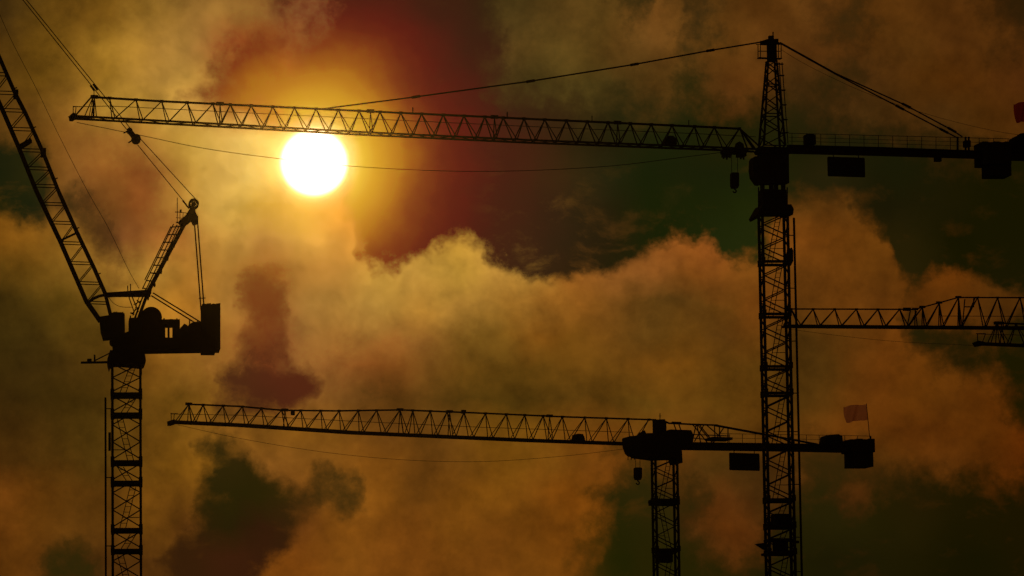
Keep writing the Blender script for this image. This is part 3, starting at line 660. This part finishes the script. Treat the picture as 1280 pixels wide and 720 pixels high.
for x in (785, 789, 793): m.bar(B.P(x, 569, -1.3), B.P(x, 575, -1.3), 0.035)
co = m.build('cab', CABM, rb_)
m = MB(); B.outline(m, [(782.5, 549), (788, 549), (788, 560), (784, 560)], -2.23, -2.203); m.build('window', bpy.data.materials['dark_cab_glass'], co)
m = MB(); B.outline(m, [(817.5, 525), (829, 524.5), (831, 529), (831, 543), (818, 543)], -0.4, 0.4); m.bar(B.P(825, 525), B.P(825, 516.5), 0.035); m.bar(B.P(823.5, 520), B.P(826.5, 520), 0.025)
m.bar(B.P(799, 544), B.P(806, 540), 0.2); m.build('jib_pivot', STEEL, rb_)
topB = [(236, 505.3), (300, 508), (352, 512.8), (420, 513.6), (500, 512.4), (580, 515.5), (660, 519), (704, 521), (820, 524.8)]
botB = [(214, 527.5), (300, 531.5), (440, 540.8), (660, 550.5), (782, 554.8), (800, 555.5)]
tnB = [236, 254, 279, 303, 327, 352, 376, 401, 424, 448, 471, 500, 516, 538, 559, 580, 607, 633, 656, 679, 703, 731, 758, 785, 811]
bnB = [220, 242, 262, 285, 309, 333, 359, 382, 406, 429, 452, 480, 508, 522, 544, 567, 589, 613, 640, 663, 687, 710, 737, 764, 791]
jm = lattice_jib(B, topB, botB, tnB, bnB, 1.3, 0.085, 0.04, 0.11, joints=(236, 356, 500, 562, 687))
B.outline(jm, [(211.5, 526), (216, 525), (216, 531.5), (212, 531.5)], -0.65, 0.65)
for a, b in (((214, 516), (214, 526)), ((213, 517), (222, 517)), ((218, 517), (217, 526))): jm.bar(B.P(*a), B.P(*b), 0.03)
B.box(jm, 364, 513, 368, 519, -0.15, 0.15); B.box(jm, 577, 512.5, 582, 517, -0.15, 0.15)
jbo = jm.build('jib', STEEL, rb_)
rope(B, [(214, 517.5), (300, 519), (440, 526.5), (600, 534), (790, 540.5)], 0.026, 'trolley_rope', rb_)
m = MB(); B.outline(m, [(716, 552), (717, 543.5), (721, 542.5), (727, 543), (729, 547), (730, 552.5)], -0.35, 0.35); m.build('trolley_winch', STEEL2, jbo)
hook_block(B, rb_, 793, 584.5, 801.5, 600, 605, ropes=[((794.5, 570), (794.5, 585)), ((800, 570), (800, 585))])
rope(B, smooth([(222, 531), (300, 548), (400, 564.5), (500, 574.5), (600, 577), (700, 570.5), (782, 561)]), 0.018, 'hoist_rope', rb_)
# counter jib
tb = [(846, 552.5), (1000, 554.5), (1062, 556)]; bb = [(846, 562.5), (1000, 564.8), (1062, 566.2)]
cj = MB()
for t in (-0.7, 0.7): B.outline(cj, tb + bb[::-1], t - 0.13, t + 0.13)
B.outline(cj, [(x, y + 2) for x, y in tb] + [(x, y + 3.2) for x, y in tb[::-1]], -0.9, 0.9)
for x in range(852, 1060, 20): cj.bar(B.P(x, lerp_poly(tb, x) + 5, -0.7), B.P(x, lerp_poly(tb, x) + 5, 0.7), 0.09)
cjo = cj.build('counter_jib', STEEL, rb_)
m = MB()
for pts in ([(827, 525), (836, 529), (866, 530.5), (897, 531.5)],):
    for a, b in zip(pts[:-1], pts[1:]): m.bar(B.P(*a), B.P(*b), 0.09)
for t in (-0.3, 0.3):
    m.bar(B.P(893, 531.5, t), B.P(955, 543, t), 0.11); m.bar(B.P(955, 543, t), B.P(1022, 555.5, t), 0.10)
    for a, b in (((870, 531), (865, 554)), ((871, 531), (876, 554)), ((872, 531), (890, 553)), ((875, 532), (893, 554)), ((893, 532), (894, 552)), ((899, 532), (900, 552)), ((910, 535), (910, 553)), ((842, 529), (846, 540)), ((848, 529), (852, 540))): m.bar(B.P(*a, t), B.P(*b, t), 0.05)
B.box(m, 840, 527.3, 851, 529.6, -0.12, 0.12); [m.bar(B.P(a0, b0), B.P(a1, b1), 0.05) for a0, b0, a1, b1 in ((866, 531, 884, 553), (880, 531, 868, 552), (884, 532, 905, 550), (866, 543, 912, 545), (905, 534, 893, 552), (862, 547, 880, 549))]; B.box(m, 886, 547.5, 911, 550.5, -0.9, 0.9); m.build('back_stay', STEEL, rb_)
for t in (-1.0, 1.0):
    railing(B, [(898, 542), (1000, 543.5), (1087, 545)], [(898, 553), (1000, 554.5), (1087, 556.5)], list(range(912, 1090, 16)), t, 0.024, (0.5,)).build('railing', STEEL2, cjo)
m = MB(); B.outline(m, [(1028, 556), (1029, 546), (1032, 544.5), (1044, 543.5), (1049, 546), (1050, 556)], -0.7, 0.7); m.bar(B.P(1052, 546), B.P(1053, 556), 0.06); m.build('winch', STEEL2, rb_)
for k in range(4):
    x = 1057.5 + k * 7.5; m = MB(); B.box(m, x + 0.15, 550.5 - (k % 2) * 0.7, x + 7.4, 566.5, -1.1, 1.1)
    B.box(m, max(1061, x + 0.15), 566.5, min(1086, x + 7.4), 584.5, -1.0, 1.0); m.build('counterweight', CONC, rb_)
m = MB(); m.bar(B.P(1088, 545), B.P(1088.5, 560), 0.08); m.build('end_post', STEEL, cjo)
signboard(B, 912.5, 567.6, 948.5, 587, 'dark rectangular signboard under the middle crane, just left of the tall mast', -0.75)
flag(B, (1087, 546), (1083, 504.5), [(1054.5, 507.5), (1083, 505.5), (1084.5, 525), (1058.5, 526.5)], 'small orange flag flying on a thin pole at the right end of the middle crane', FLAG_O)

# ================================================================== CRANE D: luffing crane on the left
D = Frame(158.0, 500, 330.0, R(6))
rd_ = thing('luffing_crane', 'black luffing crane on the left with its lattice jib raised steeply out of the frame', 'tower crane', D.o, D.yaw)
dyaw = -D.yaw + R(4.5); pxd = lambda y: 157.6 + (y - 500) * 0.004
bands = [(457, 'x2'), (497, 'x1'), (522, 'x25'), (581.5, 'x1'), (607, 'x25'), (666, 'x1'), (692, 'x25'), (751, None)]
for i in range(len(bands) - 1):
    za, zc = zat(D, pxd(bands[i + 1][0]), bands[i + 1][0]), zat(D, pxd(bands[i][0]), bands[i][0])
    mast_section(rd_, D, dyaw, 1.92, za, zc, bands[i][1], 0.10, 0.045, ladder_flip=bool((i // 2) % 2), back=False)
z = za; H1 = 3.3; H2 = 1.4; k = 0
while z - (H1 if k % 2 else H2) > 0.9:
    hh = H1 if k % 2 else H2; mast_section(rd_, D, dyaw, 1.92, z - hh, z, 'x25' if k % 2 else 'x1', 0.10, 0.045, back=False); z -= hh; k += 1
mast_section(rd_, D, dyaw, 1.92, 0.9, z, 'x1', 0.115, 0.042); footing(rd_)
m = MB(); D.outline(m, [(137, 440), (178, 440), (181, 446), (182, 453), (180, 458), (177, 459), (177, 470), (174.5, 472), (175, 459), (150, 456.5), (141, 457), (138, 459), (136.5, 463), (134.5, 456), (134, 450), (136, 444)], -1.05, 1.05); m.build('slewing_ring', STEEL, rd_)
m = MB(); D.outline(m, [(141, 424), (182, 424), (268, 426), (268, 438.5), (176, 440), (141, 440)], -1.2, 1.2); D.outline(m, [(137, 426), (141, 424), (141, 431), (138, 429)], -1.2, 1.2)
deck = m.build('machinery_deck', STEEL, rd_)
m = MB(); D.outline(m, [(124, 397), (137, 395), (141, 424), (129, 425), (126, 415)], -2.3, -1.22); co = m.build('cab', CABM, rd_)
m = MB(); D.outline(m, [(125.5, 401), (133, 400), (134, 414), (127.5, 414)], -2.33, -2.303); m.build('window', bpy.data.materials['dark_cab_glass'], co)
m = MB(); D.outline(m, [(137.5, 425), (137, 393), (151, 392.5), (155.5, 394), (156, 426)], -0.95, 1.0); m.bar(D.P(143, 392.5), D.P(143, 390), 0.1); m.build('equipment_housing', CABM, rd_)
m = MB(); D.outline(m, [(154, 419), (158, 417), (161, 416), (161, 399.5), (176.5, 399), (177, 426), (154, 426)], -0.9, 0.9); m.build('engine_housing', STEEL2, rd_)
m = MB(); c = D.S(188.7, 398.5); m.disc(c, 13.3 * D.mpp, -0.8, 0.8, 28); D.box(m, 175.5, 398, 202, 425, -0.75, 0.75); m.build('winch_drum', STEEL, rd_)
m = MB(); D.box(m, 202, 401, 224.5, 408, -0.8, 0.8); D.box(m, 202, 407.5, 206.2, 425, -0.8, 0.8); D.box(m, 215.8, 407.5, 224.5, 425, -0.8, 0.8); D.box(m, 209.8, 407.5, 211.6, 425, -0.8, 0.8); D.outline(m, [(210, 401.2), (212, 399.5), (216, 399.5), (217, 401.2)], -0.3, 0.3)
m.build('machinery_frame', STEEL2, rd_)
m = MB(); D.outline(m, [(224, 425), (225, 411), (228, 408), (230, 405.5), (233, 407), (235, 409), (236, 425)], -0.5, 0.5); m.build('motor', STEEL2, rd_)
m = MB(); D.outline(m, [(234, 425), (235, 408), (239, 405), (244, 403.8), (252, 404.5), (252, 425)], -0.7, 0.7); m.build('winch', STEEL, rd_)
for k in range(4):
    x = 251.5 + k * 5.8; m = MB(); D.outline(m, [(x + .1, 441.5 if k < 3 else 438.5), (x + .1, 383.2 - (k % 2) * 0.8), (x + 2, 382.2), (x + 5.7, 382.8 - (k % 2)), (x + 5.7, 441.5 if k < 3 else 438.5)], -1.2, 1.2); m.build('counterweight', CONC, rd_)
m = MB(); m.bar(D.P(101, 453.3), D.P(136, 452.8), 0.085); D.box(m, 109, 449, 114.5, 453, -0.3, 0.3); m.bar(D.P(118.3, 443.5), D.P(118.3, 453), 0.07); m.bar(D.P(118, 451), D.P(138, 441), 0.045)
for t in (-0.5, 0.5): m.bar(D.P(103, 453, t), D.P(136, 453, t), 0.05)
m.build('service_platform', STEEL2, rd_)
for x0, y0, x1, y1 in ((163, 400, 163, 394.5), (170, 400, 170, 396), (205, 402, 205, 397.5), (221, 402, 221, 398), (237, 407, 237, 400.5), (247, 405, 247, 400), (146, 394, 146, 389.5), (153, 394, 153.5, 390)):
    MB().bar(D.P(x0, y0, -0.6), D.P(x1, y1, -0.6), 0.05, 6).build('vent_pipe', STEEL2, deck)
# luffing jib: rectangular lattice
LC = [(-16, 101), (0, 139.5), (22.5, 182), (45, 238), (75, 301), (107.5, 376), (125, 401)]
RC = [(-22, 17), (1, 75), (19, 117), (32.5, 143), (54, 191), (73.5, 240), (96, 290), (117.5, 335), (131.5, 367), (138, 393)]
def at_y(poly, y):
    for (x0, y0), (x1, y1) in zip(poly[:-1], poly[1:]):
        if y <= y1 or (x1, y1) == poly[-1]: return x0 + (x1 - x0) * (y - y0) / (y1 - y0)
# the upper part of the jib, beyond the frame, carries on along the same line
dxl, dyl = (LC[2][0] - LC[4][0]) / (LC[2][1] - LC[4][1]), 0
LC = [(22.5 + (y - 182) * 0.437, y) for y in (-260, 0)] + LC[2:]
RC = [(19 + (y - 117) * 0.437, y) for y in (-300, 0)] + RC[2:]
m = MB(); hw = 0.62
levels = [378, 353.5, 328.5, 303.5, 278, 254.5, 232, 210, 187.5, 161, 137.5, 115.5] + [115.5 - 23.5 * k for k in range(1, 15)]
def up(p, t): return (p[0], t, p[2])
for t in (-hw, hw):
    for poly, rr in ((LC, 0.125), (RC, 0.105)):
        for a, b in zip(poly[:-1], poly[1:]): m.bar(up(D.P(*a), t), up(D.P(*b), t), rr)
    for k, y in enumerate(levels):
        a = up(D.P(at_y(LC, y), y), t); b = up(D.P(at_y(RC, y + 1), y + 1), t); m.bar(a, b, 0.035)
        if k + 1 < len(levels):
            y2 = levels[k + 1]; m.bar(up(D.P(at_y(LC, y), y), t), up(D.P(at_y(RC, y2 + 3), y2 + 3), t), 0.035)
for k, y in enumerate(levels):
    for poly in (LC, RC):
        p = D.P(at_y(poly, y), y); m.bar(up(p, -hw), up(p, hw), 0.04)
        if k + 1 < len(levels): q = D.P(at_y(poly, levels[k + 1]), levels[k + 1]); m.bar(up(p, -hw if k % 2 else hw), up(q, hw if k % 2 else -hw), 0.035)
for y in (118, 191): 
    x = at_y(RC, y); D.box(m, x - 3, y - 4, x + 3.5, y + 4, -0.7, 0.7)
for y in (111, 160, 224, 286, 343): x = at_y(RC, y); m.bar(D.P(x, y), D.P(x + 5, y - 1.5), 0.04)
D.outline(m, [(24, 182), (38, 174), (40, 177), (27, 185)], -0.6, 0.6)
m.bar(D.P(75, 301), D.P(96, 291), 0.08)
m.build('luffing_jib', STEEL, rd_)
# jib stop, A-frame
m = MB(); m.path([D.P(108, 380), D.P(117, 373), D.P(124, 370), D.P(132, 368.5)], 0.11); D.box(m, 131, 366, 188, 371, -0.2, 0.2); D.outline(m, [(131, 366.5), (186, 362.8), (189, 364), (189, 367), (131, 371.5)], -0.35, 0.35); m.build('jib_stop', STEEL, rd_)
m = MB()
for t in (-0.55, 0.55):
    m.bar(D.P(238, 266, t), D.P(186, 363, t), 0.165); m.bar(D.P(186, 362, t), D.P(173, 398, t), 0.13)
    m.bar(D.P(182, 362, t), D.P(168, 398, t), 0.06)
for f in range(8):
    p = Vector(D.P(238, 266)).lerp(Vector(D.P(173, 398)), (f + .5) / 8); m.bar(p - Vector((0, .55, 0)), p + Vector((0, .55, 0)), 0.06)
D.outline(m, [(232, 270), (238, 260), (243, 259), (244.5, 267), (247.5, 272), (247.5, 279), (241.5, 281), (239, 276), (234, 280), (225, 281), (223, 278)], -0.5, 0.5)
af = m.build('a_frame', STEEL, rd_)
m = MB(); c = D.S(242, 255.2); r1 = 6.6 * D.mpp; nn = 28
for t in (-0.3, 0.3):
    m.path([(c[0] + (r1 - .06) * math.cos(2*math.pi*k/nn), t, c[1] + (r1 - .06) * math.sin(2*math.pi*k/nn)) for k in range(nn + 1)], 0.06)
    for k in range(7): a = 2*math.pi*k/7 + .3; m.bar((c[0], t, c[1]), (c[0] + r1*math.cos(a), t, c[1] + r1*math.sin(a)), 0.035)
m.disc(c, 0.13, -0.35, 0.35); m.build('sheave', STEEL2, af)
m = MB()
for (a, b) in (((217, 280), (178, 361)), ((221, 281), (182, 363)), ((224, 283), (185.5, 363)), ((213.8, 283), (181, 350))):
    m.bar(D.P(*a, -0.5), D.P(*b, -0.5), 0.042)
for k in range(9):
    f = k / 8; p = Vector(D.P(213.5, 284, -0.5)).lerp(Vector(D.P(178, 360, -0.5)), f); q = Vector(D.P(226, 283, -0.5)).lerp(Vector(D.P(189, 362, -0.5)), f)
    m.bar(p, q, 0.045); m.bar(q, q + Vector((0, 0.5, 0)), 0.045)
for k in range(40):
    f = k / 40; p = Vector(D.P(221, 281, -0.5)).lerp(Vector(D.P(182, 363, -0.5)), f); q = Vector(D.P(224, 283, -0.5)).lerp(Vector(D.P(185.5, 363, -0.5)), f); m.bar(p, q, 0.014)
m.build('ladder', STEEL2, af)
m = MB()
for (a, b, r_) in (((221.6, 247), (221.6, 278), .03), ((222, 265), (234, 266.5), .025), ((225, 262), (225, 279), .025), ((229, 266), (228, 279), .025), ((219, 265), (224, 265), .035), ((220, 272), (230, 273), .02), ((226, 262), (226, 266), .07), ((220, 278), (232, 279.5), .05)):
    m.bar(D.P(*a, -0.4), D.P(*b, -0.4), r_)
m.build('mast_head_platform', STEEL2, af)
m = MB()
for (a, b) in (((243, 278), (251.3, 388)), ((247, 278), (255, 384))):
    for t in (-0.5, 0.5): m.bar(D.P(*a, t), D.P(*b, t), 0.055)
m.bar(D.P(248.5, 373), D.P(257, 372.5), 0.03); m.build('back_stay', STEEL, rd_)
m = MB()
for (a, b) in (((191, 366), (252, 403.5)), ((189, 369.5), (247, 405.5))):
    for t in (-0.5, 0.5): m.bar(D.P(*a, t), D.P(*b, t), 0.05)
m.build('lower_stay', STEEL, rd_)
# luffing ropes and travelling block
m = MB()
for (a, b) in (((236.5, 260), (172, 181)), ((246, 250.5), (175.5, 173.5)), ((236, 261), (228, 251))): m.bar(D.P(*a), D.P(*b), 0.03)
m.bar(D.P(228.5, 250.5), D.P(234.5, 258.5), 0.065); m.build('luffing_rope', ROPE, rd_)
m = MB(); m.disc(D.S(170, 174), 6.0 * D.mpp, -0.3, 0.3); m.disc(D.S(162, 163.8), 3.6 * D.mpp, -0.3, 0.3); D.outline(m, [(160, 166), (164, 162), (169, 168), (166, 174)], -0.25, 0.25)
m.bar(D.P(154.5, 166.5), D.P(161, 163), 0.05); m.bar(D.P(160.5, 178.5), D.P(166, 175), 0.05); m.build('travelling_block', STEEL, rd_)
m = MB()
for (a, b) in (((158.5, 162), (25.5, -4)), ((163, 160.5), (30, -4)), ((30, -4), (-50, -104)), ((25.5, -4), (-54, -104))): m.bar(D.P(*a), D.P(*b), 0.032)
m.bar(D.P(113, 106.5), D.P(118, 113.5), 0.075); m.bar(D.P(116.5, 105), D.P(122, 112.5), 0.085); m.bar(D.P(117.5, 113), D.P(117.5, 120), 0.03); m.build('pendant_rope', ROPE, rd_)
rope(D, smooth([(-20, -30), (1, 21), (19, 60), (45, 110), (75, 172), (110, 240), (135, 284), (160, 336), (174, 361)]), 0.017, 'hoist_rope', rd_)
rope(D, smooth([(134, 369), (142, 379), (152, 383.5), (166, 384)]), 0.02, 'slack_cable', rd_)
m = MB()
for (a, b, r_) in (((159.5, 357), (160, 370), .04), ((163, 355), (163.3, 366), .04), ((160, 368), (168, 391), .04), ((164, 368), (173, 390), .045), ((165, 392), (174, 383), .04), ((163, 391), (168, 393), .06), ((167, 381), (176, 376), .035), ((176, 365), (166, 395), .03), ((171, 375), (176, 380), .05), ((180, 367), (170, 396), .035)):
    m.bar(D.P(*a, -0.7), D.P(*b, -0.7), r_)
m.build('antenna_bracket', STEEL2, rd_)
m = MB(); p = D.P(131.7, 497.5); m.bar((p[0], -0.3, 0.1), (p[0], -0.3, p[2]), 0.075, 8)
for y in (511.5, 597.5, 683): q = D.P(132, y); m.bar((p[0], -0.3, q[2]), (-0.9, -0.3, q[2]), 0.035)
m.build('riser_pipe', STEEL, rd_)
m = MB(); D.box(m, 135.5, 541, 138.5, 563, -0.5, 0.2); m.build('junction_box', STEEL2, rd_)

# ================================================================== CRANE C: far jib on the right
C = Frame(1420.0, 390, 480.0, R(8))
rc_ = thing('tower_crane', 'crane whose stepped lattice jib enters from the right edge and ends behind the tall mast', 'tower crane', C.o, C.yaw)
topC = [(984, 386.2), (1144, 386.7), (1153, 384), (1174, 378.5), (1198, 371.8), (1330, 372.3), (1440, 372.8)]
botC = [(978, 407.8), (1100, 408.8), (1280, 410.2), (1440, 411.5)]
tnC = [989, 1016.5, 1043.5, 1070.5, 1097.5, 1124.5, 1153, 1174, 1198, 1222, 1247, 1275, 1302, 1330, 1358, 1386, 1414]
bnC = [980, 1000, 1024, 1051, 1079, 1106, 1134, 1157, 1178, 1201, 1231, 1257, 1284, 1312, 1340, 1368, 1396, 1424]
jm = lattice_jib(C, topC, botC, tnC, bnC, 1.2, 0.075, 0.055, 0.12, joints=(1144, 1153, 1174, 1198))
for a, b in (((1206, 374), (1203, 409)), ((1219, 372), (1203, 409)), ((1206, 383.5), (1217, 383.5)), ((1217, 373), (1217, 384)), ((1146, 389), (1140, 400)), ((1138, 388), (1134, 408))): jm.bar(C.P(*a), C.P(*b), 0.06)
C.box(jm, 1129, 384.8, 1138, 388.4, -0.2, 0.2)
jm.build('jib', STEEL, rc_)
rope(C, [(1175, 395), (1440, 396)], 0.03, 'trolley_rope', rc_); rope(C, smooth([(984, 411), (1040, 418.5), (1110, 426), (1180, 430), (1260, 431), (1400, 415)]), 0.016, 'hoist_rope', rc_)
zt = zat(C, 1420, 412); z = zt
while z > 6: mast_section(rc_, C, 0.0, 2.1, z - 4.4, z, 'zigzag', 0.11, 0.05); z -= 4.4
mast_section(rc_, C, 0.0, 2.1, 0.9, z, 'zigzag', 0.11, 0.05); footing(rc_)
m = MB(); m.box((-1.3, -1.2, zt), (1.3, 1.2, zt + 1.2)); m.box((-0.5, -0.5, zt + 1.2), (0.5, 0.5, zt + 4.4)); m.build('slewing_platform', STEEL, rc_)
m = MB(); m.box((1.2, -0.8, zt + 0.3), (14, 0.8, zt + 0.9)); m.build('counter_jib', STEEL, rc_)
m = MB(); m.box((11, -0.75, zt - 2.0), (14, 0.75, zt + 2.0)); m.build('counterweight', CONC, rc_)

# ================================================================== CRANE E: farther jib tip on the right edge
E = Frame(1520.0, 420, 560.0, R(14))
re_ = thing('tower_crane', 'farthest crane, only its jib tip showing at the right edge below the stepped jib', 'tower crane', E.o, E.yaw)
topE = [(1246, 403.8), (1400, 409.5), (1530, 414)]; botE = [(1219, 429.5), (1400, 437), (1530, 441.5)]
tnE = list(range(1246, 1530, 24)); bnE = [1222] + list(range(1236, 1530, 24))
jm = lattice_jib(E, topE, botE, tnE, bnE, 1.4, 0.10, 0.055, 0.12, joints=(1246, 1252))
E.outline(jm, [(1217, 428), (1221, 426.5), (1230, 428.5), (1230, 431.5), (1220, 433)], -0.6, 0.6)
for a, b in (((1222, 417), (1222, 428)), ((1220, 417), (1232, 417)), ((1232, 417), (1228, 428))): jm.bar(E.P(*a), E.P(*b), 0.05)
E.box(jm, 1243, 402, 1253, 405.5, -0.3, 0.3); jm.build('jib', STEEL, re_)
rope(E, [(1222, 417.5), (1530, 425)], 0.035, 'trolley_rope', re_)
zt = zat(E, 1520, 442); z = zt
while z > 6: mast_section(re_, E, 0.0, 2.1, z - 4.4, z, 'zigzag', 0.11, 0.05); z -= 4.4
mast_section(re_, E, 0.0, 2.1, 0.9, z, 'zigzag', 0.11, 0.05); footing(re_)
m = MB(); m.box((-1.3, -1.2, zt), (1.3, 1.2, zt + 1.2)); m.box((-0.5, -0.5, zt + 1.2), (0.5, 0.5, zt + 4.4)); m.build('slewing_platform', STEEL, re_)
m = MB(); m.box((1.2, -0.8, zt + 0.3), (14, 0.8, zt + 0.9)); m.build('counter_jib', STEEL, re_)
m = MB(); m.box((11, -0.75, zt - 2.0), (14, 0.75, zt + 2.0)); m.build('counterweight', CONC, re_)
